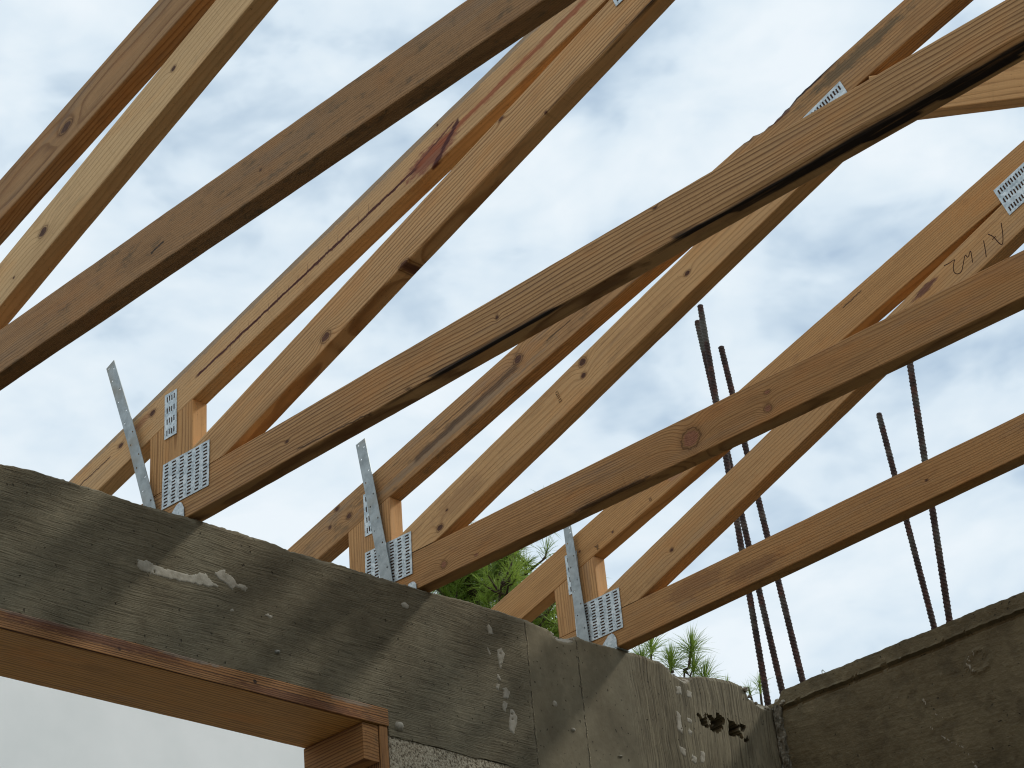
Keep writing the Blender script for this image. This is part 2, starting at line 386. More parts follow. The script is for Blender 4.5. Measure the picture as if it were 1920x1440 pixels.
# --- long wall under the trusses: concrete bond beam on concrete blocks, with an opening
TOPA = [(-5, -.012), (-.444, -.021), (-.375, -.013), (-.29, -.011), (-.145, -.014), (.016, -.009), (.116, -.008), (.213, -.008), (.237, -.012), (.25, -.014), (.30, -.012), (.355, -.010),
        (.473, -.010), (.626, -.008), (.739, -.004), (.913, -.002), (.955, -.004), (1.006, -.008), (1.035, -.017), (1.07, -.016), (1.103, -.003), (1.129, -.007), (1.295, -.002), (1.389, -.002),
        (1.429, -.018), (1.471, -.028), (1.52, -.010), (1.565, -.002), (1.647, .006), (1.69, .001), (1.703, -.004), (1.708, -.018), (1.752, -.032), (1.816, -.036)]
VOIDP = [(1.501, -.107), (1.519, -.118), (1.535, -.101), (1.554, -.106), (1.575, -.099), (1.605, -.101), (1.644, -.105), (1.677, -.106), (1.686, -.143), (1.666, -.143), (1.648, -.134), (1.616, -.143), (1.587, -.135), (1.561, -.146), (1.537, -.138), (1.511, -.132)]
YC = 1.8156
def topA(uu, d):
    e = fbm(uu*22, 1.3, 0)*.0017+fbm(uu*70, 4.3, 0)*.0014
    t0 = interp(TOPA, uu)+e
    if d == 0: return t0
    rear = -.006+fbm(uu*14, d*14, 3)*.006
    k = min(1, d/.05); return t0*(1-k)+rear*k if rear < t0 or k < 1 else rear
def dispA(uu, z, zt):
    d = fbm(uu*2.2, z*2.2, 5)*.0013+fbm(uu*14, z*14, 8)*.0005
    c = 0.
    near = zt-z
    if near < .03:                                          # worn, chipped upper edge
        q = fbm(uu*9, 7.7, 0)
        k = max(0, 1-near/(.004+.008*max(0, q+.25)))
        d -= .004*k+abs(fbm(uu*60, z*60, 2))*.003*k; c = .42*k*(1 if noise.noise(Vector((uu*18, 5, 1))) > .05 else .2)
    for a, b, dep in ((1.005, 1.10, .017), (1.405, 1.50, .015), (1.70, 1.80, .012)):
        if a < uu < b and near < dep:
            k = math.sin(math.pi*(uu-a)/(b-a))*(1-near/dep); d -= .013*k+abs(fbm(uu*80, z*80, 1))*.007*k; c = max(c, 1.3*k**.5)
    for ys, hh in ((.926, .0008), (1.094, .0006)):            # form seams
        y0 = ys+fbm(z*9, ys*7, 1)*.0035+(-.347-z)*-.0
        dd = abs(uu-y0)
        if dd < .009:
            k = (1-dd/.009)*(0.6+.8*abs(fbm(z*26, ys, 3))); d += hh*k
            if uu > y0: d -= hh*1.2*k
            pass
    zw = z+fbm(uu*20, z*20, 11)*.006
    uw = uu+fbm(uu*30, z*30, 17)*.012
    if in_poly(VOIDP, uw, zw) and fbm(uu*34, z*34, 31) > -.16: d -= .09+abs(fbm(uu*40, z*40, 6))*.04
    return d, c
wallA = tag(empty('concrete_wall', (0, 0, 0)), 'long grey concrete wall with board marks and pale cement smears, carrying the truss ends', 'wall')
wallA_off = Vector((0, 0, 0))
def toA(uu, d, z): return Vector((-d, uu, ZW+z))-wallA_off
ZB = -.309
us = frange(-5, -.62, .12)[:-1]+frange(-.62, 1.40, .0065)[:-1]+frange(1.40, 1.81, .003)
def zsA(uu):
    zt = topA(uu, 0); zb = ZB+fbm(uu*17, 0, 19)*.005+fbm(uu*60, 0, 19)*.002 if uu < .487 else -.364+fbm(uu*12, 0, 9)*.004
    return [zb+(zt-zb)*k/72 for k in range(73)]
beam = wall_mesh('bond_beam', us, zsA, .186, topA, dispA, toA, CONC_A, wallA)
def boxmesh(b):
    V = []; F = []
    for (x0, x1, y0, y1, z0, z1) in b:
        k = len(V)
        V += [(x0, y0, z0), (x1, y0, z0), (x1, y1, z0), (x0, y1, z0), (x0, y0, z1), (x1, y0, z1), (x1, y1, z1), (x0, y1, z1)]
        F += [tuple(k+q for q in f_) for f_ in ((0, 3, 2, 1), (4, 5, 6, 7), (0, 1, 5, 4), (1, 2, 6, 5), (2, 3, 7, 6), (3, 0, 4, 7))]
    return V, F
def shift(V, off): return [Vector(v)-Vector(off) for v in V]
# concrete blocks under the beam (each course with a thin raked joint)
cb = []
zc = ZW-.3645
row = 0
while zc > 0.06:
    z0_ = max(.05, zc-.190); y = .490
    first = .20 if row % 2 else .39
    ln = first
    while y < 2.0:
        y1_ = min(y+ln, 2.0); cb.append((-.183, -.0025, y, y1_-.008, z0_, zc)); y = y1_+.002; ln = .39
    y = -1.02; ln = first
    while y > -5:
        y1_ = max(y-ln, -5.); cb.append((-.183, -.0025, y1_+.008, y, z0_, zc)); y = y1_-.002; ln = .39
    zc = z0_-.010; row += 1
V, F = boxmesh(cb); mesh_obj('block_courses', shift(V, wallA_off), F, BLOCK, wallA)
V, F = boxmesh([(-.178, -.008, .491, 2.0, .05, ZW-.3646), (-.178, -.011, -5, -1.021, .05, ZW-.35)]); mesh_obj('mortar_joint', shift(V, wallA_off), F, MORTAR, wallA)

def ragged(P, amp, sub=4, seed=0):
    out = []
    for i in range(len(P)):
        a = Vector(P[i]); b = Vector(P[(i+1) % len(P)])
        for k in range(sub):
            q = a.lerp(b, k/sub); n_ = Vector((fbm(q.x*60, q.y*60, seed), fbm(q.x*60, q.y*60, seed+9)))
            out.append((q.x+n_.x*amp, q.y+n_.y*amp))
    return out
def surfA(uu, z): return dispA(uu, z, topA(uu, 0))[0]
def patchA(P, thick=.0016, amp=.004, sub=4, seed=0, surf=None, place=None, parent=None, hole=-.66, name='cement_patch'):
    surf = surf or surfA; place = place or (lambda d, a, b: Vector((d, a, ZW+b))-wallA_off); parent = parent or wallA
    P = ragged(P, amp, sub, seed); q_ = .0021
    y0, y1 = min(p[0] for p in P), max(p[0] for p in P); z0, z1 = min(p[1] for p in P), max(p[1] for p in P)
    ny, nz = int((y1-y0)/q_)+2, int((z1-z0)/q_)+2; ins = {}
    for a in range(ny):
        for b in range(nz):
            ins[a, b] = in_poly(P, y0+(a+.5)*q_, z0+(b+.5)*q_) and noise.noise(Vector(((y0+a*q_)*150, (z0+b*q_)*150, seed))) > hole
    idx = {}; V = []; F = []
    def vid(a, b):
        if (a, b) not in idx:
            edge = sum(ins.get((a+i_, b+j_), False) for i_ in (-1, 0) for j_ in (-1, 0))
            yy = y0+a*q_+noise.noise(Vector((a*.9, b*.9, seed)))*q_*.5; zz = z0+b*q_+noise.noise(Vector((a*.9, b*.9, seed+7)))*q_*.5
            idx[a, b] = len(V); V.append(place(surf(yy, zz)+(.0013 if edge == 4 else -.0006), yy, zz))
        return idx[a, b]
    for (a, b), k in ins.items():
        if k: F.append((vid(a, b), vid(a+1, b), vid(a+1, b+1), vid(a, b+1)))
    mesh_obj(name, V, F, PATCH, parent, smooth=True)
PP = [[(-.135, -.133), (-.114, -.13), (-.083, -.136), (-.045, -.137), (-.006, -.134), (.01, -.122), (.027, -.123), (.043, -.135), (.065, -.144), (.039, -.149), (.006, -.151), (-.032, -.155), (-.07, -.156), (-.102, -.16), (-.13, -.157), (-.138, -.148)],
      [(.046, -.116), (.07, -.104), (.089, -.11), (.106, -.122), (.137, -.125), (.126, -.134), (.099, -.134), (.094, -.147), (.079, -.132), (.057, -.125)],
      [(.17, -.175), (.181, -.169), (.193, -.17), (.189, -.178), (.174, -.179)], [(.084, -.185), (.093, -.181), (.1, -.184), (.089, -.188)],
      [(.802, -.051), (.811, -.043), (.821, -.054), (.823, -.067), (.808, -.067)], [(.829, -.098), (.843, -.092), (.855, -.104), (.846, -.124), (.836, -.150), (.829, -.128)],
      [(.797, -.1), (.805, -.099), (.809, -.116), (.805, -.121), (.8, -.114)], [(.821, -.157), (.829, -.157), (.836, -.169), (.833, -.176), (.821, -.17)],
      [(.82, -.177), (.831, -.180), (.823, -.197), (.815, -.192)], [(.839, -.186), (.847, -.183), (.861, -.193), (.85, -.213), (.834, -.211)],
      [(.833, -.217), (.849, -.22), (.84, -.245), (.828, -.233)], [(.854, -.233), (.862, -.232), (.876, -.245), (.86, -.291), (.842, -.282), (.848, -.253)],
      [(1.43, -.055), (1.451, -.054), (1.451, -.076), (1.432, -.074)], [(1.47, -.057), (1.489, -.058), (1.485, -.078), (1.468, -.075)],
      [(1.422, -.117), (1.437, -.127), (1.435, -.178), (1.416, -.168)], [(1.458, -.127), (1.477, -.132), (1.473, -.142), (1.458, -.14)],
      [(1.457, -.154), (1.473, -.16), (1.468, -.177), (1.456, -.171)], [(1.416, -.206), (1.438, -.213), (1.438, -.235), (1.416, -.227)],
      [(1.456, -.219), (1.478, -.225), (1.47, -.245), (1.454, -.24)], [(1.491, -.205), (1.51, -.208), (1.501, -.236), (1.487, -.236)]]
for i, P in enumerate(PP): patchA(P, amp=.005 if i < 2 else .0022, sub=6 if i < 2 else 3, seed=i)
def lump(cy, cz, ry, rz, dep, mat, name, parent, seed=0):
    V = []; F = []; n = 14; m = 5
    for j in range(m+1):
        a = math.pi/2*j/m
        for i in range(n):
            b = 2*math.pi*i/n; rr_ = math.cos(a)*(1+.2*noise.noise(Vector((math.cos(b)*2, math.sin(b)*2, seed))))
            V.append(Vector((surfA(cy, cz)-.001+dep*math.sin(a), cy+ry*rr_*math.cos(b), ZW+cz+rz*rr_*math.sin(b)))-wallA_off)
    for j in range(m):
        for i in range(n): F.append((j*n+i, j*n+(i+1) % n, (j+1)*n+(i+1) % n, (j+1)*n+i))
    mesh_obj(name, V, F, mat, parent, smooth=True)
lump(.519, -.339, .011, .010, .010, PATCH, 'cement_lump', wallA, 1)
lump(1.051, -.241, .007, .005, .006, PATCH, 'cement_lump', wallA, 2)
lump(.560, -.060, .012, .007, .003, PATCH, 'cement_lump', wallA, 3)
lump(1.000, -.190, .008, .008, .003, PATCH, 'cement_lump', wallA, 4)
lump(.201, -.248, .006, .0045, .008, STRAP, 'form_tie_stub', wallA, 5)
lump(1.20, -.275, .008, .002, .006, PATCH, 'cement_lump', wallA, 6)

# --- wall meeting it at the corner
TOPB = [(-.19, -.022), (.0, -.022), (.018, -.018), (.030, .002), (.05, .010), (.085, .014), (.154, .015), (.254, .016), (.343, .018), (.385, .009), (.443, .006), (.47, .012), (.52, .017), (.72, .019), (6.4, .015)]
def topB(uu, d):
    if d == 0: return .004+fbm(uu*9, 3.3, 1)*.0028+fbm(uu*45, 3.3, 1)*.0016+(0 if uu > .03 else -.024*min(1, (.03-uu)/.02))
    k = min(1, d/.045); t0 = topB(uu, 0); rear = interp(TOPB, uu)+fbm(uu*9, d*12, 6)*.006+fbm(uu*60, d*60, 6)*.003
    return t0+(rear-t0)*k
def dispB(uu, z, zt):
    d = fbm(uu*2, z*2, 15)*.002+fbm(uu*13, z*13, 18)*.0008; c = 0
    ge = -.036+fbm(uu*11, 0, 21)*.0036+fbm(uu*50, 0, 22)*.0015
    q = z-ge
    if q > 0: d += .0045
    ridge = max(0, 1-abs(q-.002)/.004); d += .0035*ridge*(.3+1.3*abs(fbm(uu*30, 0, 4))); c = .45*ridge if noise.noise(Vector((uu*25, 0, 4))) > .05 else .15*ridge
    if -.011 < q < -.001: d -= .005
    top = max(0, 1-(zt-z)/.006); c = max(c, .62*top if noise.noise(Vector((uu*14, 3, 4))) > .0 else 0)
    r_ = math.hypot((uu-.592)/.036, (z+.112)/.030)           # round scar
    if .55 < r_ < 1.15:
        k = 1-abs(r_-.85)/.3; d += .004*k*(1+fbm(uu*70, z*70, 2))
        if uu < .59: c = max(c, .5*k)
    return d, c
wallB = tag(empty('concrete_wall', (0, YC, 0)), 'smooth grey concrete end wall at the right, with a groove under its rough top', 'wall')
wB = Vector((0, YC, 0))
def toB(uu, d, z): return Vector((uu, YC+d, ZW+z))-wB
usb = [-.186, -.15, -.1, -.05]+frange(-.01, .95, .0055)[:-1]+frange(.95, 6.4, .15)
def zsB(uu):
    zt = topB(uu, 0); a = [-.85+(.85-.43)*k/10 for k in range(10)]; return a+[-.43+(zt+.43)*k/78 for k in range(79)]
bb = wall_mesh('bond_beam', usb, zsB, .19, topB, dispB, toB, CONC_B, wallB)
V, F = boxmesh([(0, 6.4, YC+.004, YC+.186, .05, ZW-.851)]); mesh_obj('block_courses', shift(V, wB), F, BLOCK, wallB)
surfB = lambda a, b: dispB(a, b, topB(a, 0))[0]
placeB = lambda d, a, b: Vector((a, YC-d, ZW+b))-wB
def ribbon(pts, w_):
    L_ = [(x_-w_*.7, z_-w_*.3) for x_, z_ in pts]+[(x_+w_*.7, z_+w_*.3) for x_, z_ in reversed(pts)]; return L_
for i, (P, w_) in enumerate(((((.424, -.150), (.431, -.166)), .004), (((.437, -.180), (.446, -.193), (.470, -.214), (.5, -.237)), .0022), (((.430, -.219), (.440, -.233)), .0028),
                      (((.452, -.245), (.474, -.271), (.512, -.302), (.531, -.347), (.545, -.40)), .0032), (((.520, -.325), (.50, -.37)), .0022), (((.644, -.066), (.650, -.071)), .0035),
                      (((.355, -.118), (.357, -.124)), .002), (((.36, -.19), (.366, -.2)), .0015))):
    patchA(ribbon(P, w_), amp=.003, sub=5, seed=40+i, surf=surfB, place=placeB, parent=wallB, hole=-.18, name='pale_scratch')
scar = [(.592+.033*math.cos(a_)*(1+.1*math.sin(3*a_)), -.112+.027*math.sin(a_)) for a_ in [math.pi*(.55+.12*k) for k in range(8)]]
patchA(scar+[(.592+.022*math.cos(a_), -.114+.018*math.sin(a_)) for a_ in reversed([math.pi*(.55+.12*k) for k in range(8)])], amp=.006, sub=4, seed=60, surf=surfB, place=placeB, parent=wallB, hole=-.05, name='pale_scratch')
# rough mortar bead in the corner
V = []; F = []; nz = 130; na = 9
for k in range(nz+1):
    z = -.030-.83*k/nz
    for i in range(na):
        a = math.pi/2*i/(na-1)*1.0
        R_ = .019+.007*fbm(z*30, i*.5, 3)+.003*fbm(z*110, i*1.1, 5)
        V.append(Vector((math.cos(a)*R_ if i < na-1 else 0.004, YC+.001-math.sin(a)*R_ if i else YC+.001, ZW+z))-wB)
for k in range(nz):
    for i in range(na-1): F.append((k*na+i, k*na+i+1, (k+1)*na+i+1, (k+1)*na+i))
F.append(tuple(range(na)))
mesh_obj('mortar_bead', V, F, MORTAR, wallB)
# two plain walls behind the viewer that close the room
wallC = tag(empty('concrete_wall', (6.4, -1, 0)), 'plain concrete wall behind the viewer that carries the far truss ends', 'wall')
V, F = boxmesh([(6.4, 6.59, -4.8, 2.0, 0, ZW)]); mesh_obj('wall_face', shift(V, (6.4, -1, 0)), F, CONC_B, wallC)
wallD = tag(empty('concrete_wall', (3, -4.6, 0)), 'plain concrete wall closing the room behind the viewer', 'wall')
V, F = boxmesh([(0, 6.39, -4.79, -4.6, 0, ZW)]); mesh_obj('wall_face', shift(V, (3, -4.6, 0)), F, CONC_B, wallD)

# crumbs of broken concrete on the corner
def crumbs(name, parent, off, spots):
    V = []; F = []
    rc = random.Random(5)
    for (x_, y_, z_, r_) in spots:
        k = len(V); n = 7; m = 5
        for j in range(m+1):
            a = -math.pi/2+math.pi*j/m
            for i in range(n):
                b = 2*math.pi*i/n; q = r_*(1+.45*noise.noise(Vector((math.cos(b)*1.6+x_*50, math.sin(b)*1.6+y_*50, a*1.3))))
                V.append(Vector((x_+q*math.cos(a)*math.cos(b), y_+q*math.cos(a)*math.sin(b), ZW+z_+q*.7*math.sin(a)))-off)
        for j in range(m):
            for i in range(n): F.append((k+j*n+i, k+j*n+(i+1) % n, k+(j+1)*n+(i+1) % n, k+(j+1)*n+i))
    mesh_obj(name, V, F, PATCH, parent)
rc = random.Random(11)
sp = []
for _ in range(34):
    y_ = rc.uniform(1.69, 1.90); x_ = rc.uniform(-.05, .003)
    sp.append((x_, y_, interp(TOPA, min(y_, 1.816))-.003+rc.uniform(-.004, .003), rc.uniform(.003, .011)))
for _ in range(16): sp.append((rc.uniform(-.002, .05), YC-.001+rc.uniform(-.006, .02), rc.uniform(-.034, -.012), rc.uniform(.003, .009)))
for _ in range(22):
    y_ = rc.choice((rc.uniform(1.0, 1.11), rc.uniform(1.40, 1.50))); sp.append((rc.uniform(-.02, -.004), y_, interp(TOPA, y_)-.004, rc.uniform(.002, .006)))
crumbs('broken_concrete', wallA, wallA_off, sp)

# --- white plastered wall of the house next door, seen through the opening
nb = tag(empty('plastered_wall', (-2.7, .9, 0)), 'white plastered wall of the next house, seen through the opening under the wooden head board', 'wall')
V, F = boxmesh([(-2.9, -2.6, -2.2, 3.0, 0, ZW+1.08)]); mesh_obj('wall_face', shift(V, (-2.7, .9, 0)), F, PLASTER, nb)
V, F = boxmesh([(-2.95, -2.55, -2.25, 3.05, ZW+1.08, ZW+1.14)]); mesh_obj('coping', shift(V, (-2.7, .9, 0)), F, FLOOR, nb)

# ------------------------------------------------------------------ boards
def board(name, parent, slope, z0, cut0, cut1, mat, h=.089, t=.038, step=.03, bow=0., wane=None, topwane=None, y0=0., seed=0, label=None, matrix=None):
    """cut0/cut1: functions v -> s (start and end along the board)"""
    th = math.atan(slope); r_ = .0024
    prof = []
    def arc(cy, cz, a0):
        for k in range(3):
            a = a0+math.pi/4*k; prof.append((cy+r_*math.cos(a), cz+r_*math.sin(a)))
    nv = 6; ntk = 3
    arc(t-r_, -r_, 0)                      # top far edge
    for k in range(1, ntk): prof.append((t-r_-(t-2*r_)*k/ntk, 0))
    arc(r_, -r_, math.pi/2)
    for k in range(1, nv): prof.append((0, -r_-(h-2*r_)*k/nv))
    arc(r_, -h+r_, math.pi)
    for k in range(1, ntk): prof.append((r_+(t-2*r_)*k/ntk, -h))
    arc(t-r_, -h+r_, 1.5*math.pi)
    for k in range(1, nv): prof.append((t, -h+r_+(h-2*r_)*k/nv))
    m = len(prof); smin = min(cut0(0), cut0(-h)); smax = max(cut1(0), cut1(-h)); n = max(4, int((smax-smin)/step))
    V = []; WN = []
    for i in range(n+1):
        for (py, pz) in prof:
            a, b = cut0(pz), cut1(pz)
            # keep interior sections square to the board, squash only near the cuts
            s = smin+(smax-smin)*i/n; s = min(max(s, a), b)
            if i == 0: s = a
            if i == n: s = b
            y, z, wv = py, pz, 0.
            if wane:
                A, B = wane(s)
                if A > 0:
                    A *= 1+.25*noise.noise(Vector((s*18, seed, 0))); B *= 1+.35*noise.noise(Vector((s*27, seed, 5)))
                    uq = y/A+(z+h)/B
                    if uq < 1.02: k = (1.0-uq)/2; y += k*A; z += k*B; wv = min(1, A/.009)
            if topwane:
                A, B = topwane(s)
                if A > 0:
                    B *= 1+.9*noise.noise(Vector((s*85, seed, 5)))
                    uq = y/A+(-z)/max(B, 1e-4)
                    if uq < 1.02: k = (1.0-uq)/2; y += k*A; z -= k*B; wv = min(1, B/.004)
            q = .0009*noise.noise(Vector((s*5, py*20+seed, pz*20)))+.0005*noise.noise(Vector((s*30, py*40, pz*40+seed)))
            zz = z+q*(1 if pz > -h/2 else -1)+bow*math.sin(math.pi*(s-smin)/(smax-smin))
            V.append((s, y0+y+.0006*noise.noise(Vector((s*4, seed+3, pz*9))), zz)); WN.append(wv)
    F = []
    for i in range(n):
        for j in range(m):
            F.append((i*m+j, i*m+(j+1) % m, (i+1)*m+(j+1) % m, (i+1)*m+j))
    F.append(tuple(reversed(range(m)))); F.append(tuple(n*m+j for j in range(m)))
    if matrix is None: matrix = Matrix.Translation((0, 0, z0)) @ Matrix.Rotation(-th, 4, 'Y')
    o = mesh_obj(name, V, F, mat, parent, attrs={'wane': WN}, matrix=matrix)
    if label: o['label'] = label
    return o

def vcut(X, slope):                     # vertical cut at truss x = X
    th = math.atan(slope); return lambda v: (X+v*math.sin(th))/math.cos(th)
def lcut(slope, z0, p, zl):             # cut along the line z = zl + p x
    th = math.atan(slope); den = math.sin(th)-p*math.cos(th)
    return lambda v: (zl-z0-v*(math.cos(th)+p*math.sin(th)))/den
def fmax(a, b): return lambda v: max(a(v), b(v))
def fmin(a, b): return lambda v: min(a(v), b(v))

# ------------------------------------------------------------------ connector plates
def plate(parent, cx, cz, wd, ht, ang, vertical=False, label=None, name='connector_plate', y=-.0016, cols=None):
    """galvanised plate with rows of punched slots; local x,z in the truss plane"""
    V = []; F = []; SL = []
    def quad(x0, x1, z0_, z1_):
        k = len(V); V.extend([(x0, 0, z0_), (x1, 0, z0_), (x1, 0, z1_), (x0, 0, z1_)]); F.append((k, k+1, k+2, k+3))
    A_, B_ = (wd, ht) if not vertical else (ht, wd)
    ncol = cols or max(2, int(round(A_/.0245))); pitch = A_/ncol; sl = .0125; PV = .0074; nr = int((B_-.003)/PV)
    m0 = (B_-nr*PV)/2
    xs0 = -A_/2
    for c in range(ncol):
        a = xs0+c*pitch; b = a+pitch
        for r_ in range(nr):
            z0_ = -B_/2+m0+r_*PV; z1_ = z0_+PV
            off = .0007 if r_ % 2 else -.0007
            s0 = (a+b)/2-sl/2+off; s1 = s0+sl; h0 = z0_+.0018; h1 = z1_-.0018
            SL.append((s0, s1, h0, h1))
            quad(a, s0, z0_, z1_); quad(s1, b, z0_, z1_); quad(s0, s1, z0_, h0); quad(s0, s1, h1, z1_)
        quad(a, b, -B_/2, -B_/2+m0); quad(a, b, B_/2-m0, B_/2)
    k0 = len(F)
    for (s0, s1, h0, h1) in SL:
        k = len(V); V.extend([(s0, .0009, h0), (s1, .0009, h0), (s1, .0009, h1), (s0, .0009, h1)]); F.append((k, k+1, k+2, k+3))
    if vertical: V = [(z_, y_, x_) for (x_, y_, z_) in V]; F = [tuple(reversed(q)) for q in F]
    V = [(x_, y_+.0008*noise.noise(Vector((x_*25, z_*25, cx*9))), z_) for (x_, y_, z_) in V]
    M = Matrix.Translation((cx, y, cz)) @ Matrix.Rotation(-ang, 4, 'Y')
    o = mesh_obj(name, V, F, [GALV, SLOT_SHADE], parent, matrix=M)
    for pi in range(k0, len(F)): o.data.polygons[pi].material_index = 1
    sm = o.modifiers.new('thickness', 'SOLIDIFY'); sm.thickness = .0011; sm.offset = 0
    if label: o['label'] = label
    # dark quads behind the slots: gouged wood with the holes' shade painted in
    return o

def stroke(pts, wd, y=-.0022):
    V = []; F = []
    P = [Vector(p) for p in pts]
    # smooth the hand-drawn line
    for _ in range(2):
        Q = [P[0]]
        for a, b in zip(P, P[1:]): Q += [a.lerp(b, .25), a.lerp(b, .75)]
        Q.append(P[-1]); P = Q
    for i, p in enumerate(P):
        d = (P[min(i+1, len(P)-1)]-P[max(i-1, 0)]).normalized(); n_ = Vector((-d.y, d.x))*wd/2
        k = len(V); V += [(p.x+n_.x, y, p.y+n_.y), (p.x-n_.x, y, p.y-n_.y), (p.x-n_.x, y+.002, p.y-n_.y), (p.x+n_.x, y+.002, p.y+n_.y)]
        if i:
            for q in range(4): F.append((k-4+q, k-4+(q+1) % 4, k+(q+1) % 4, k+q))
    return V, F
def strokes(name, parent, lines, wd, mat, label=None):
    V = []; F = []
    for L in lines:
        v, f_ = stroke(L, wd, -.0006); k = len(V); V += v; F += [tuple(k+i for i in q) for q in f_]
    o = mesh_obj(name, V, F, mat, parent)
    if label: o['label'] = label
    return o

# ------------------------------------------------------------------ trusses
GROUPT = 'roof trusses set across the walls'
def truss(i, Y, xo, yw, tl, ln, p, zt, q, zq, xb, bw, xj, mats, label, wanes={}, w2=-.424, w2z=(1.4538, .4508)):
    T = tag(empty('roof_truss', (xo, Y, ZW), (-ln, -tl, yw)), label, 'truss', GROUPT)
    H, TH = .089, .038
    span = 6.40
    board('bottom_chord', T, 0, H, lambda v: -.186, lambda v: span+.18, mats['bc'], wane=wanes.get('bc'), seed=i, step=.02)
    xm = 3.15; ap = zt+p*xm
    board('top_chord', T, p, zt, vcut(-.62, p), vcut(xm-.001, p), mats['tc'], wane=wanes.get('tc'), topwane=wanes.get('tct'), seed=i+10, step=.012 if wanes.get('tct') else .02)
    dzp = H*math.sqrt(1+p*p); low = zt-dzp
    z0r = ap+p*xm
    board('top_chord', T, -p, z0r, vcut(xm+.001, -p), vcut(2*xm+.62, -p), mats['tc'], seed=i+20)
    # heel block (grain upright)
    M = Matrix.Translation((xb, 0, H+.0008)) @ Matrix.Rotation(-math.pi/2, 4, 'Y')
    def topcut(v):                      # local s is height above the chord; truss x = xb - v... (v runs 0..-bw -> x = xb+v)
        return low+p*(xb+v)-H-.0016
    Mb = Matrix(((0, 0, 1, xb), (0, 1, 0, 0), (1, 0, 0, H+.0008), (0, 0, 0, 1)))
    board('heel_block', T, 0, 0, lambda v: 0, topcut, mats['bk'], h=bw, matrix=Matrix(((0, 0, 1, xb), (0, -1, 0, TH), (1, 0, 0, H+.0008), (0, 0, 0, 1))), seed=i+30)
    # webs
    e = .0008
    board('web', T, q, zq, fmax(vcut(xb+e, q), lcut(q, zq, 0, H+e)), fmin(vcut(xj-e, q), lcut(q, zq, p, low-e)), mats['w1'], wane=wanes.get('w1'), seed=i+40, step=.015)
    z2 = w2z[1]-w2*w2z[0]+H*math.sqrt(1+w2*w2)
    board('web', T, w2, z2, fmax(vcut(xj+e, w2), lcut(w2, z2, p, low-e)), lcut(w2, z2, 0, H+e), mats['w2'], seed=i+50)
    # remaining webs and the far heel
    xe = (z2-H)/(-w2)+.02; q3 = (ap-.12-H)/(xm-xe); z3 = H-q3*xe+.0
    board('web', T, q3, z3, lcut(q3, z3, 0, H+e), fmin(vcut(xm-.02, q3), lcut(q3, z3, p, low-e)), mats['w2'], seed=i+60)
    board('heel_block', T, 0, 0, lambda v: 0, lambda v: low+p*(-.02+v)-H-.0016, mats['bk'], h=.14, matrix=Matrix(((0, 0, -1, 2*xm+.02), (0, 1, 0, 0), (1, 0, 0, H+.0008), (0, 0, 0, 1))), seed=i+70)
    board('web', T, -q, zq+q*2*xm, lambda v: ((2*xm-xj)+v*math.sin(math.atan(-q)))/math.cos(math.atan(-q)), fmin(vcut(2*xm-.02, -q), lcut(-q, zq+q*2*xm, 0, H+e)), mats['w1'], seed=i+80)
    return T

K = wood
m0 = dict(bc=K('wood_weathered_chord', (.32, .19, .10), (.13, .065, .028), ring=.003, grey=.35, contrast=.6, seed=1, fibre=.8, mould=.55,
               knots=[(.95, -.0455, .002, 1.5)], lines=[(.672, -.060, .708, -.052, .0022, (.03, .018, .01), .9)]),
          tc=K('wood_top_chord_near', (.33, .20, .105), (.165, .08, .032), ring=.007, pith=(.06, -.05), seed=2, grey=.35, knots=[(.4294, -.0497, .008, 1.9)], fibre=.55),
          w1=K('wood_pale_web', (.56, .40, .24), (.33, .19, .09), ring=.008, pith=(.12, -.20), seed=3, grey=.1, contrast=.55, fibre=.35,
               knots=[(.3722, -.044, .0075, 1.5), (.7643, -.0337, .0042, 1.4), (.2735, -.0649, .002, 1.3)]))
m1 = dict(bc=K('wood_combed_chord', (.44, .285, .155), (.15, .075, .03), ring=.0078, pith=(.02, -.30), seed=4, contrast=1.25, grey=.15, fibre=.5, tilt=.006,
               knots=[(.2776, -.049, .003, 1.6), (.8438, -.0422, .0035, .9), (1.2181, -.0078, .002, 2)],
               lines=[(.30, -.078, .52, -.089, .0016, (.05, .025, .012), .8)]),
          tc=K('wood_split_top_chord', (.50, .345, .20), (.27, .15, .07), ring=.006, pith=(.1, -.18), seed=5, grey=.22, contrast=.55, fibre=.4,
               knots=[(-.1562, -.0327, .006, 1.5), (-.2685, -.036, .005, 1.6), (.7479, -.0104, .0022, 1)],
               lines=[(-.02, -.0475, .3867, -.0549, .0036, (.085, .020, .012), 1.), (.36, -.0549, .70, -.058, .0038, (.085, .020, .012), 1.), (.66, -.056, 1.16, -.050, .0075, (.36, .10, .04), .85),
                      (-.46, -.036, -.30, -.039, .0018, (.07, .025, .012), .9), (.70, -.098, .80, -.040, .0075, (.09, .022, .018), .95), (.63, -.060, .79, -.036, .0022, (.16, .05, .03), .9)],
               ticks=[(.10+.031*i_, -.051+.004*((i_*7) % 3-1)) for i_ in range(15)],
               blots=[(.715, -.062, .085, .028, (.27, .085, .050), .85), (.5, -.006, 1.2, .010, (.28, .24, .19), .6), (-.20, -.030, .05, .012, (.30, .10, .04), .55)]),
          w1=K('wood_grained_web', LW, (.24, .125, .05), ring=.0078, pith=(.03, .09), seed=6, contrast=1.15, grey=.1, fibre=.4,
               knots=[(.3953, -.068, .0088, 1.35), (.6221, -.087, .0048, 2.4, 1.4), (1.0262, -.0847, .0025, 1.2), (.9392, -.006, .004, 1.5)]))
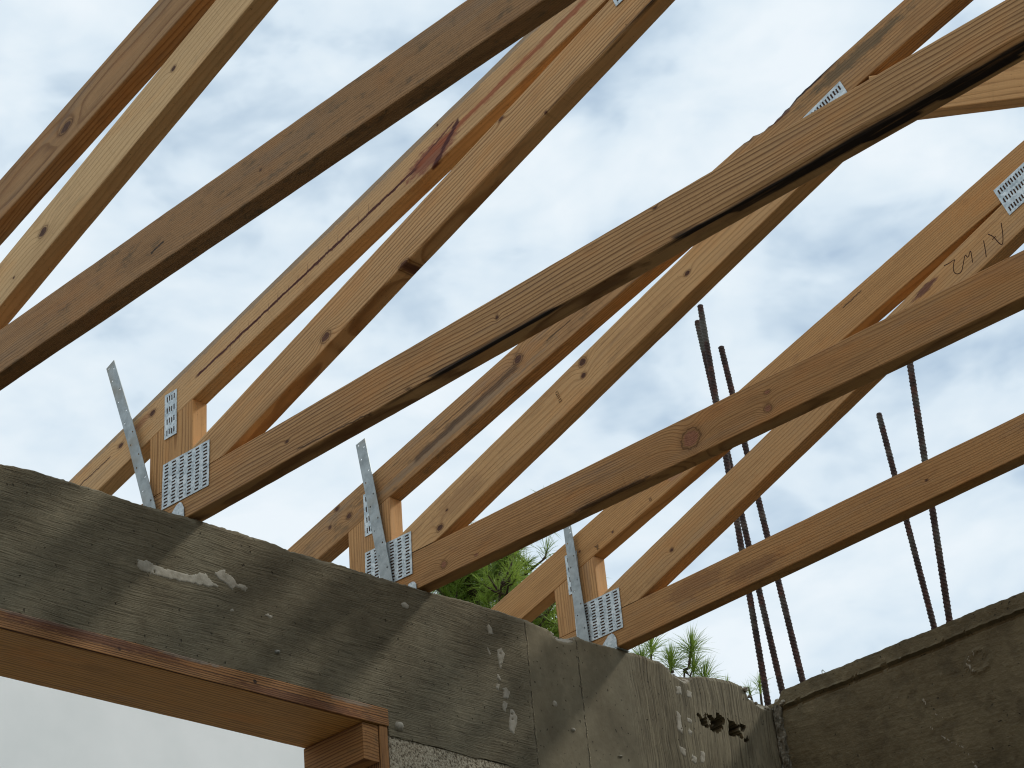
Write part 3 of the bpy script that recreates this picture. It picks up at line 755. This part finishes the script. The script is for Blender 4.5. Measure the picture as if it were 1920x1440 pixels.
m2 = dict(bc=K('wood_knotty_chord', (.39, .24, .12), (.16, .08, .03), ring=.0055, pith=(.02, -.22), seed=7, contrast=.85, grey=.3, fibre=.6,
               knots=[(.7738, -.0498, .0165, 1.15, 3.0), (.9652, -.0646, .0065, 1.2), (.9684, -.031, .0035, 1.8), (.0753, -.0624, .0062, 1.2), (.1732, -.0763, .0026, 1.8)],
               blots=[(.56, -.087, .12, .0065, (.05, .03, .018), .75)]),
          tc=K('wood_pitch_streaked_chord', (.37, .235, .125), (.15, .075, .03), ring=.006, pith=(.05, -.10), seed=8, contrast=.8, grey=.45, fibre=.8, mould=.5,
               knots=[(.3384, -.0347, .0095, 1.2), (-.2375, -.051, .0065, 1.2), (-.268, -.0088, .005, 1.4), (-.3025, -.0384, .004, 1.2)],
               lines=[(-.02, -.0566, .34, -.048, .0085, (.085, .045, .024), .75), (.05, -.03, .33, -.038, .002, (.08, .045, .02), .6), (.42, -.05, .50, -.052, .002, (.05, .03, .015), .7)],
               blots=[(1.33, -.028, .16, .016, (.10, .088, .055), .65), (1.125, -.013, .045, .0085, (.085, .030, .022), .85), (1.20, -.006, .07, .004, (.07, .03, .025), .8), (.1, -.065, .35, .013, (.27, .20, .13), .6)]),
          w1=K('wood_stamped_web', (.50, .345, .195), (.28, .155, .07), ring=.009, pith=(.10, -.15), seed=9, contrast=.6, grey=.12, fibre=.4,
               knots=[(.5418, -.0157, .0085, 1.15), (.5306, -.0454, .0055, 1.3), (.8475, -.0438, .0052, 1.4), (.0498, -.0702, .0068, 1.3), (.0837, -.0471, .0026, 1.5)],
               blots=[(.12, -.045, .10, .03, (.40, .23, .11), .5)]))
m3 = dict(bc=K('wood_plain_chord', (.40, .245, .12), (.18, .09, .036), ring=.0065, pith=(.03, -.2), seed=10, contrast=.7, grey=.3, fibre=.55, knots=[(.9027, -.0441, .0025, 1.5)],
               blots=[(.25, -.03, .10, .03, (.26, .13, .06), .5), (.42, -.055, .10, .02, (.18, .085, .04), .5)]),
          tc=K('wood_fine_top_chord', (.41, .25, .12), (.20, .098, .036), ring=.006, pith=(.03, -.19), seed=11, contrast=.75, grey=.15, fibre=.4,
               knots=[(.0102, -.0716, .0025, 1.2), (-.10, -.05, .0025, 1.2)], lines=[(.80, -.02, .862, -.018, .0018, (.05, .025, .012), .8)], blots=[(.2348, -.066, .03, .014, (.42, .22, .13), .6)]),
          w1=K('wood_marked_web', (.45, .30, .165), (.24, .13, .055), ring=.0065, pith=(.09, -.14), seed=12, contrast=.65, grey=.25, fibre=.45,
               knots=[(.1931, -.0502, .0045, 1.2)], blots=[(1.045, -.020, .042, .010, (.13, .045, .035), .85)]))
BK1 = K('wood_heel_block', (.48, .30, .15), (.20, .10, .036), ring=.009, pith=(.019, -.055), seed=20, contrast=1.25, grey=.1, knots=[(.19, -.045, .003, 1.)])
BK2 = K('wood_heel_block_plain', (.46, .29, .15), (.20, .10, .04), ring=.0075, pith=(.02, -.16), seed=21, contrast=.9, grey=.25)
W2M = K('wood_second_web', (.52, .34, .18), (.27, .145, .06), ring=.009, pith=(.04, -.03), seed=22, contrast=.6, grey=.1)
for q_ in (m0, m1, m2, m3): q_['w2'] = W2M; q_['bk'] = BK2
m1['bk'] = BK1

def wane1(s):
    A = interp([(.25, 0), (.38, .004), (.50, .0), (.56, .006), (.72, .009), (.95, .010), (1.02, .003), (1.15, .003), (1.3, .010), (1.45, .020), (1.7, .025), (2.4, .026), (2.8, 0)], s)
    return A, A*.33
def wane1w(s):
    A = interp([(-.1, 0), (.40, 0), (.5, .002), (.8, .0025), (1.2, .005), (1.4, .006)], s); return A, A*.9
def wane2(s):
    A = interp([(.40, 0), (.50, .0045), (.60, .0045), (.70, 0)], s); return A, A*1.5
def tw2(s):
    A = interp([(.98, 0), (1.03, .012), (1.06, .02), (1.16, .02), (1.19, .012), (1.30, .010), (1.42, 0)], s)
    B = interp([(1.0, 0), (1.05, .004), (1.07, .009), (1.11, .012), (1.14, .008), (1.17, .004), (1.30, .002), (1.42, 0)], s); return A, B

T0 = truss(0, -.6118, .0037, .0066, -.009, .0029, .2588, .3569, .3415, .1498, -.03, .14, 1.308, m0,
           'nearest truss, upper left, with a dark weathered bottom chord crossing the top of the view')
T1 = truss(1, 0., .0067, .011, -.0063, .0207, .2523, .3561, .3404, .1541, -.011, .14, 1.308, m1,
           'truss with a long red resin split in its top chord and leftmost heel plate', {'bc': wane1, 'w1': wane1w})
T2 = truss(2, .6176, -.0094, .0091, -.0133, .0125, .2594, .3637, .3446, .1649, -.083, .14, 1.308, m2,
           'middle truss with a big round knot in its bottom chord', {'bc': wane2, 'tct': tw2})
T3 = truss(3, 1.2366, .0004, -.008, .0133, .0089, .2578, .3543, .3411, .1552, -.041, .14, 1.308, m3,
           'farthest truss beside the corner, handwriting on its web under the metal plate')

plate(T0, -.05, .095, .150, .101, 0)
plate(T1, -.030, .0945, .150, .101, -.03); plate(T1, -.080, .255, .039, .104, 0, vertical=True, cols=4)
plate(T2, -.094, .091, .150, .101, -.02); plate(T2, -.146, .234, .039, .104, 0, vertical=True, cols=4)
plate(T3, -.048, .092, .148, .101, -.02); plate(T3, -.112, .235, .039, .104, 0, vertical=True, cols=4)
for T_, cx_, cz_, an in ((T0, 1.24, .57, .29), (T1, 1.238, .583, .27), (T2, 1.198, .574, .345), (T3, 1.2835, .592, .29)):
    plate(T_, cx_, cz_, .128, .080, an, vertical=True, cols=3)

# handwriting on the web of the farthest truss (A 1 W 2, upside down to the viewer)
HW = [[(1.0537, .5035), (1.0675, .502), (1.0841, .5052), (1.0783, .498), (1.0727, .4805), (1.0778, .4686), (1.0877, .4658), (1.0938, .4694), (1.1019, .4872), (1.1102, .5043), (1.1139, .4894), (1.1249, .5073), (1.124, .4908), (1.1228, .4745)],
      [(1.1599, .5117), (1.159, .4891), (1.1572, .4704)],
      [(1.2095, .5297), (1.2079, .5034), (1.2031, .4823), (1.1986, .479), (1.193, .4877), (1.1843, .5094), (1.1736, .5203)], [(1.1802, .5021), (1.1857, .5052), (1.1902, .5055)]]
strokes('handwriting', T3, HW, .0019, INK, 'A 1 W2 in dark marker, upside down')

def text_part(name, parent, body, size, M, mat, label=None):
    cu = bpy.data.curves.new(name, 'FONT'); cu.body = body; cu.size = size; cu.align_x = 'CENTER'; cu.align_y = 'CENTER'; cu.extrude = .0002
    tmp = bpy.data.objects.new(name, cu); col.objects.link(tmp)
    bpy.context.view_layer.update()
    me = bpy.data.meshes.new_from_object(tmp.evaluated_get(bpy.context.evaluated_depsgraph_get())); bpy.data.objects.remove(tmp)
    me.name = name; me.materials.clear(); me.materials.append(mat)
    o = bpy.data.objects.new(name, me); col.objects.link(o); o.parent = parent; o.matrix_local = M
    if label: o['label'] = label
def on_board(p, z0, s, v, y=-.0006):   # text running down across the board
    return Matrix.Translation((0, 0, z0)) @ Matrix.Rotation(-math.atan(p), 4, 'Y') @ Matrix.Translation((s, y, v)) @ Matrix(((0, 1, 0, 0), (0, 0, -1, 0), (-1, 0, 0, 0), (0, 0, 0, 1)))
text_part('date_stamp', T2, '121112', .011, on_board(.3446, .1649, .4542, -.0385), STAMP, 'small ink stamp reading 121112')
text_part('number_stamp', T3, '23', .011, on_board(.2578, .3543, .1424, -.0725), STAMP)
text_part('number_stamp', T3, 'JN', .013, on_board(.2578, .3543, -.0468, -.0765), STAMP)

# ------------------------------------------------------------------ galvanised straps cast into the wall top
def strap(Y, pts, width, seat, label, y0=-.006, y1=-.012):
    O = Vector((pts[-1][0], Y, ZW))
    R_ = tag(empty('metal_strap', O), label, 'metal strap', 'metal straps standing out of the wall top')
    V = []; F = []
    # centre line from the base up
    P = [Vector((x, 0, z)) for x, z in reversed(pts)]
    L = [0]
    for a, b in zip(P, P[1:]): L.append(L[-1]+(b-a).length)
    def at(d):
        for i in range(len(P)-1):
            if d <= L[i+1] or i == len(P)-2:
                k = (d-L[i])/(L[i+1]-L[i]); q = P[i].lerp(P[i+1], k); dr = (P[i+1]-P[i]).normalized(); break
        q = q.copy(); q.y = y0+(y1-y0)*min(1, max(0, d/L[-1])); return q, dr
    def pt(d, w_):
        q, dr = at(d); wd = width[0]+(width[1]-width[0])*d/L[-1]
        n_ = Vector((dr.z, 0, -dr.x)); v_ = q+n_*wd*w_+Vector((0, -.10*abs(w_)*abs(w_)*wd*0, 0))
        return Vector((v_.x-O.x, v_.y, v_.z))
    cell = .0125; n = int(L[-1]/cell); cell = L[-1]/n
    ws = [-.5, -.42, -.08, .08, .42, .5]
    for i in range(n):
        d0, d1 = i*cell, (i+1)*cell
        hole = {0: None, 1: 1, 2: None, 3: 3, 4: None}[(i) % 5] if i < n-2 else (1 if i == n-1 else 3)
        if i == n-2: hole = 3
        for j in range(5):
            a, b = ws[j], ws[j+1]
            if hole == j:
                cx_, cd_ = (a+b)/2, (d0+d1)/2; k = len(V)
                out = [(a, d0), (cx_, d0), (b, d0), (b, cd_), (b, d1), (cx_, d1), (a, d1), (a, cd_)]
                for (p_, q_) in out: V.append(pt(q_, p_))
                hr = .0024
                for m_ in range(8):
                    an = math.pi*1.25+math.pi/4*m_
                    V.append(pt(cd_+hr*math.sin(an), cx_+hr*math.cos(an)/width[0]))
                for m_ in range(8): F.append((k+m_, k+(m_+1) % 8, k+8+(m_+1) % 8, k+8+m_))
            else:
                k = len(V); V += [pt(d0, a), pt(d0, b), pt(d1, b), pt(d1, a)]; F.append((k, k+1, k+2, k+3))
    o = mesh_obj('strap_blade', V, F, STRAP, R_); sm = o.modifiers.new('t', 'SOLIDIFY'); sm.thickness = .0014; sm.offset = 0
    if seat:
        x0, x1, z1, yy = seat
        prof = [(x0, -.004), (x1, -.004), (x1, z1*.55), (x1-.006, z1*.9), (x1-.012, z1), (x1-.024, z1*.93), (x0+.004, z1*.30), (x0, z1*.1)]
        n = len(prof)
        V = [Vector((x-O.x, yy, z)) for x, z in prof]+[Vector((x-O.x, yy+.0014, z)) for x, z in prof]
        F = [tuple(range(n)), tuple(reversed(range(n, 2*n)))]+[(i, (i+1) % n, n+(i+1) % n, n+i) for i in range(n)]
        k = len(V); b = [(x0, yy), (x1, yy), (x1, yy+.044), (x0, yy+.044)]
        V += [Vector((x-O.x, y_, -.0022)) for x, y_ in b]+[Vector((x-O.x, y_, -.0008)) for x, y_ in b]
        F += [(k+3, k+2, k+1, k), (k+4, k+5, k+6, k+7), (k, k+1, k+5, k+4), (k+1, k+2, k+6, k+5), (k+2, k+3, k+7, k+6), (k+3, k, k+4, k+7)]
        mesh_obj('seat_plate', V, F, GALV, R_)
    return R_
strap(0, [(-.254, .4515), (-.180, .235), (-.127, .061), (-.108, -.03)], (.034, .0285), (-.088, -.026, .040, -.0035), 'leaning perforated strap leftmost on the wall, tallest against open sky', -.008, -.016)
strap(.6176, [(-.157, .415), (-.136, .279), (-.106, .063), (-.098, -.03)], (.036, .031), (-.050, -.018, .020, -.0035), 'perforated strap in front of the middle truss heel, crossing its metal plate')
strap(1.2366, [(-.105, .362), (-.100, .2), (-.096, .055), (-.094, -.03)], (.036, .025), (-.056, .001, .037, -.0035), 'bright perforated strap at the farthest truss heel, its top behind a chord')

# ------------------------------------------------------------------ reinforcing bars
def rebar(a, b, label, rr=.0078):
    a = Vector((a[0], a[1], a[2]+ZW)); b = Vector((b[0], b[1], b[2]+ZW)); d = (a-b); b = b-d.normalized()*.12; L_ = (a-b).length
    V = []; F = []; n = int(L_/.0022); m = 12
    for i in range(n+1):
        for j in range(m):
            an = 2*math.pi*j/m
            side = 1 if math.cos(an) > 0 else -1
            z = L_*i/n
            ph = ((z+side*.0045*math.sin(an))/.0105) % 1.0
            rib = .0014 if ph < .3 else 0
            if abs(math.sin(an)) > .98: rib = .0011
            q = rr+rib
            if i == n: q = rr*.85
            V.append((q*math.cos(an), q*math.sin(an), z))
    for i in range(n):
        for j in range(m): F.append((i*m+j, i*m+(j+1) % m, (i+1)*m+(j+1) % m, (i+1)*m+j))
    F.append(tuple(n*m+j for j in range(m)))
    o = mesh_obj('rebar', V, F, RUST)
    o.matrix_world = Matrix.Translation(b) @ d.to_track_quat('Z', 'Y').to_matrix().to_4x4()
    return tag(o, label, 'rebar', 'steel bars standing out of the wall tops')
rebar((-.088, 1.87, 1.208), (-.063, 1.87, .039), 'ribbed rusty bar at the wall corner, tallest of all the bars')
rebar((-.166, 1.95, 1.223-.0), (-.071, 1.95, .072), 'ribbed rusty bar crossing behind the tallest bar at the wall corner')
rebar((-.082, 1.93, 1.091), (.012, 1.93, .064), 'rusty bar just right of the crossing pair at the corner')
rebar((.369, 1.95, .684), (.409, 1.95, .087), 'shorter rusty bar of the right pair, its top end against the sky', .0072)
rebar((.534, 1.88, .80), (.499, 1.88, .054), 'rightmost rusty bar, its top hidden behind a truss chord')
# small bent tie wire on the end wall
V = []; F = []
pw = [(.125, .014), (.118, .036), (.123, .040), (.128, .030), (.136, .024)]
v_, F = stroke([(a_, b_+ZW) for a_, b_ in pw], .0022, YC+.05); 
tag(mesh_obj('tie_wire', v_, F, GALV), 'short bent silver wire end sticking up from the end wall top', 'wire')

# ------------------------------------------------------------------ wooden frame left in the opening
FR = tag(empty('opening_frame', (-.09, -.28, ZW-.35)), 'brown wooden form frame left under the concrete beam at lower left', 'door frame')
WF = wood('wood_form_board', (.44, .255, .085), (.17, .078, .024), ring=.0085, pith=(.01, -.35), warp=.5, seed=31, contrast=1.1, grey=.12, fibre=.8, tilt=.02,
          knots=[(.62, -.09, .010, 1.4)])
WE = wood('wood_form_edge', (.30, .165, .075), (.045, .018, .012), ring=.0052, pith=(.0, -.7), warp=.22, seed=33, contrast=1.4, grey=.1, fibre=1.3, mould=.75, blots=[(1.02, -.003, .10, .006, (.26, .24, .19), .7), (.70, -.003, .16, .005, (.26, .24, .19), .6), (1.42, -.004, .07, .007, (.26, .24, .19), .6), (.52, -.016, .006, .004, (.02, .014, .012), .9), (.86, -.02, .005, .004, (.02, .014, .012), .9), (1.18, -.015, .005, .004, (.02, .014, .012), .9), (.8, -.01, .25, .012, (.10, .035, .022), .7), (1.3, -.03, .2, .012, (.11, .04, .025), .6), (.35, -.012, .12, .01, (.10, .035, .022), .6)],
          lines=[(.02, -.02, 2.5, -.021, .0012, (.05, .022, .014), .6)])
def rel(M): return Matrix.Translation(-Vector((-.09, -.28, ZW-.35))) @ M
# head board: x along y, thickness up, width across the wall
def Lr(v): return 0
board('head_board', FR, 0, 0, lambda v: 0, lambda v: 1.527, WF, h=.186, t=.0375, seed=61, step=.012,
      matrix=rel(Matrix(((0, 0, 1, 0), (1, 0, 0, -1.04), (0, 1, 0, ZW-.347), (0, 0, 0, 1)))))
board('head_board_edge', FR, 0, 0, lambda v: 0, lambda v: 1.527, WE, h=.0385, t=.0035, seed=62, step=.012,
      matrix=rel(Matrix(((0, -1, 0, .0042), (1, 0, 0, -1.04), (0, 0, 1, ZW-.3090), (0, 0, 0, 1)))))
board('blocking', FR, 0, 0, lambda v: 0, lambda v: .182, wood('wood_blocking', (.30, .165, .07), (.10, .042, .016), ring=.007, pith=(.0, -.30), seed=35, contrast=1.2, grey=.15, mould=.7, fibre=.7),
      h=.078, t=.042, seed=63, matrix=rel(Matrix(((-1, 0, 0, -.002), (0, 1, 0, .4195), (0, 0, 1, ZW-.3485), (0, 0, 0, 1)))))
for j_, (yy, nm) in enumerate(((.463, 'jamb_board'), (-1.02, 'jamb_board'))):
    board(nm, FR, 0, 0, lambda v: 0, lambda v: 2.9, WE, h=.184, t=.023, seed=64+j_,
          matrix=rel(Matrix(((0, 0, 1, .001), (0, -1, 0, yy+.0235), (1, 0, 0, ZW-.3485-2.9), (0, 0, 0, 1)))))

# ------------------------------------------------------------------ pine trees behind the wall
def tuft(V, F, c, d, n, L, wd, rnd):
    d = d.normalized(); side = d.orthogonal().normalized(); up = d.cross(side)
    for _ in range(n):
        a = rnd.uniform(0, 2*math.pi); sp = abs(rnd.gauss(.0, .95)); sp = min(sp, 2.4)
        v = (d*math.cos(sp)+(side*math.cos(a)+up*math.sin(a))*math.sin(sp)).normalized()
        o = c-d*rnd.uniform(0, .07); l = L*rnd.uniform(.7, 1.1); m = o+v*l*.55; e = o+v*l-Vector((0, 0, l*rnd.uniform(.05, .16)))
        n_ = v.cross(Vector((rnd.uniform(-1, 1), rnd.uniform(-1, 1), rnd.uniform(-1, 1)))).normalized()*wd/2
        k = len(V); V += [o-n_, o+n_, m+n_, m-n_, e]; F += [(k, k+1, k+2, k+3), (k+3, k+2, k+4)]
def limb(V, F, pts, r0, r1, m=6):
    n = len(pts)
    for i, p in enumerate(pts):
        d = (pts[min(i+1, n-1)]-pts[max(i-1, 0)]).normalized(); a = d.orthogonal().normalized(); b = d.cross(a); r_ = r0+(r1-r0)*i/(n-1)
        if i == 0: k0 = len(V)
        for j in range(m): V.append(p+a*r_*math.cos(2*math.pi*j/m)+b*r_*math.sin(2*math.pi*j/m))
    for i in range(n-1):
        for j in range(m): F.append((k0+i*m+j, k0+i*m+(j+1) % m, k0+(i+1)*m+(j+1) % m, k0+(i+1)*m+j))
def pine(base, top, label, crown_r, nb, ztop0, tips=(), seed=1, nl=(60, .17), wd=.0032, zlow=.45):
    rnd = random.Random(seed); base = Vector(base); top = Vector(top)
    R_ = tag(empty('pine_tree', base), label, 'pine tree', 'pine trees behind the wall')
    TV, TF, BV, BF, CV, CF = [], [], [], [], [], []
    H_ = (top-base).length
    tr = [base.lerp(top, k/12)-base+Vector((.12*math.sin(k*.9+seed), .12*math.cos(k*1.3), 0))*(k/12) for k in range(13)]
    limb(TV, TF, tr, .13 if H_ < 8 else .17, .02, 10)
    def on_trunk(k): q = k*12; i = min(11, int(q)); return tr[i].lerp(tr[i+1], q-i)
    for b in range(nb):
        k = rnd.uniform(zlow, .98); a = b*2.399+rnd.uniform(-.4, .4); ln = crown_r*math.sqrt(max(.04, 1-((k-zlow)/(1.02-zlow))**2))*rnd.uniform(.6, 1.1)
        st = on_trunk(k); dr = Vector((math.cos(a), math.sin(a), rnd.uniform(.15, .6)))
        pts = [st+dr*ln*q/4+Vector((0, 0, .10*ln*(q/4)**2)) for q in range(5)]
        limb(BV, BF, pts, .028, .007)
        for _ in range(rnd.randint(9, 13)):
            q = rnd.uniform(.25, 1.); p = pts[0].lerp(pts[4], q); sd_ = Vector((rnd.uniform(-1, 1), rnd.uniform(-1, 1), rnd.uniform(-.2, .9))).normalized()
            l = ln*rnd.uniform(.12, .34); e = p+sd_*l
            limb(BV, BF, [p, p.lerp(e, .5)+Vector((0, 0, -.02)), e], .011, .005, 4)
            tuft(CV, CF, e, sd_+Vector((0, 0, .4)), nl[0], nl[1]*rnd.uniform(.8, 1.15), wd, rnd)
            tuft(CV, CF, p.lerp(e, .55), sd_+Vector((0, 0, .2)), nl[0]//2, nl[1]*.9, wd, rnd)
    for (src, p, L_, n_) in tips:
        p = Vector(p)-base; s_ = Vector(src)-base; mid = s_.lerp(p, .5)+Vector((0, 0, -.06))
        limb(BV, BF, [s_, mid, p], .013, .006, 6)
        tuft(CV, CF, p, (p-mid)+Vector((0, 0, .12)), n_, L_, wd*.95, rnd)
    mesh_obj('trunk', TV, TF, BARK, R_, smooth=True)
    if BV: mesh_obj('branches', BV, BF, BARK, R_, smooth=True)
    mesh_obj('crown', CV, CF, NEEDLE, R_)
    return R_
Z_ = ZW
pine((-8.32, 9.38, 0), (-8.30, 9.40, Z_+5.66), 'dense green pine with dark limbs behind the beam, left of the farthest truss heel', 0.95, 90, 0, seed=3, nl=(44, .17), zlow=.80, wd=.0036)
ctr = (-5.10, 7.80, 2.90+Z_)
pine((-5.25, 7.95, 0), (-5.10, 7.85, Z_+2.82), 'small pine whose long-needled twigs rise over the wall right of the farthest truss heel', .50, 16, 0, seed=8, nl=(60, .15), zlow=.72,
     tips=[((-5.1, 7.8, 2.75+Z_), (-5.02, 7.79, 3.11+Z_), .04, 8), ((-5.02, 7.79, 3.11+Z_), (-4.94, 7.79, 3.24+Z_), .19, 190), ((-5.15, 7.7, 2.8+Z_), (-5.06, 7.72, 3.17+Z_), .185, 190),
           ((-5.02, 7.79, 3.11+Z_), (-4.97, 7.83, 3.14+Z_), .165, 140), ((-5.1, 7.85, 2.75+Z_), (-4.93, 7.88, 3.06+Z_), .18, 160), ((-5.2, 7.6, 2.8+Z_), (-5.13, 7.63, 3.28+Z_), .165, 150),
           ((-5.15, 7.7, 2.75+Z_), (-5.17, 7.57, 3.20+Z_), .16, 130), ((-5.0, 7.95, 2.75+Z_), (-4.85, 7.98, 2.99+Z_), .11, 60), ((-5.06, 7.72, 3.1+Z_), (-5.09, 7.74, 3.22+Z_), .10, 70)])
pine((-4.85, 8.35, 0), (-4.80, 8.25, Z_+2.80), 'thin dry pine top showing behind the bars at the wall corner', .35, 9, 0, seed=12, nl=(40, .12), zlow=.8,
     tips=[((-4.78, 8.2, 2.7+Z_), (-4.70, 8.12, 2.985+Z_), .12, 70), ((-4.78, 8.2, 2.7+Z_), (-4.74, 8.05, 2.96+Z_), .09, 40)])
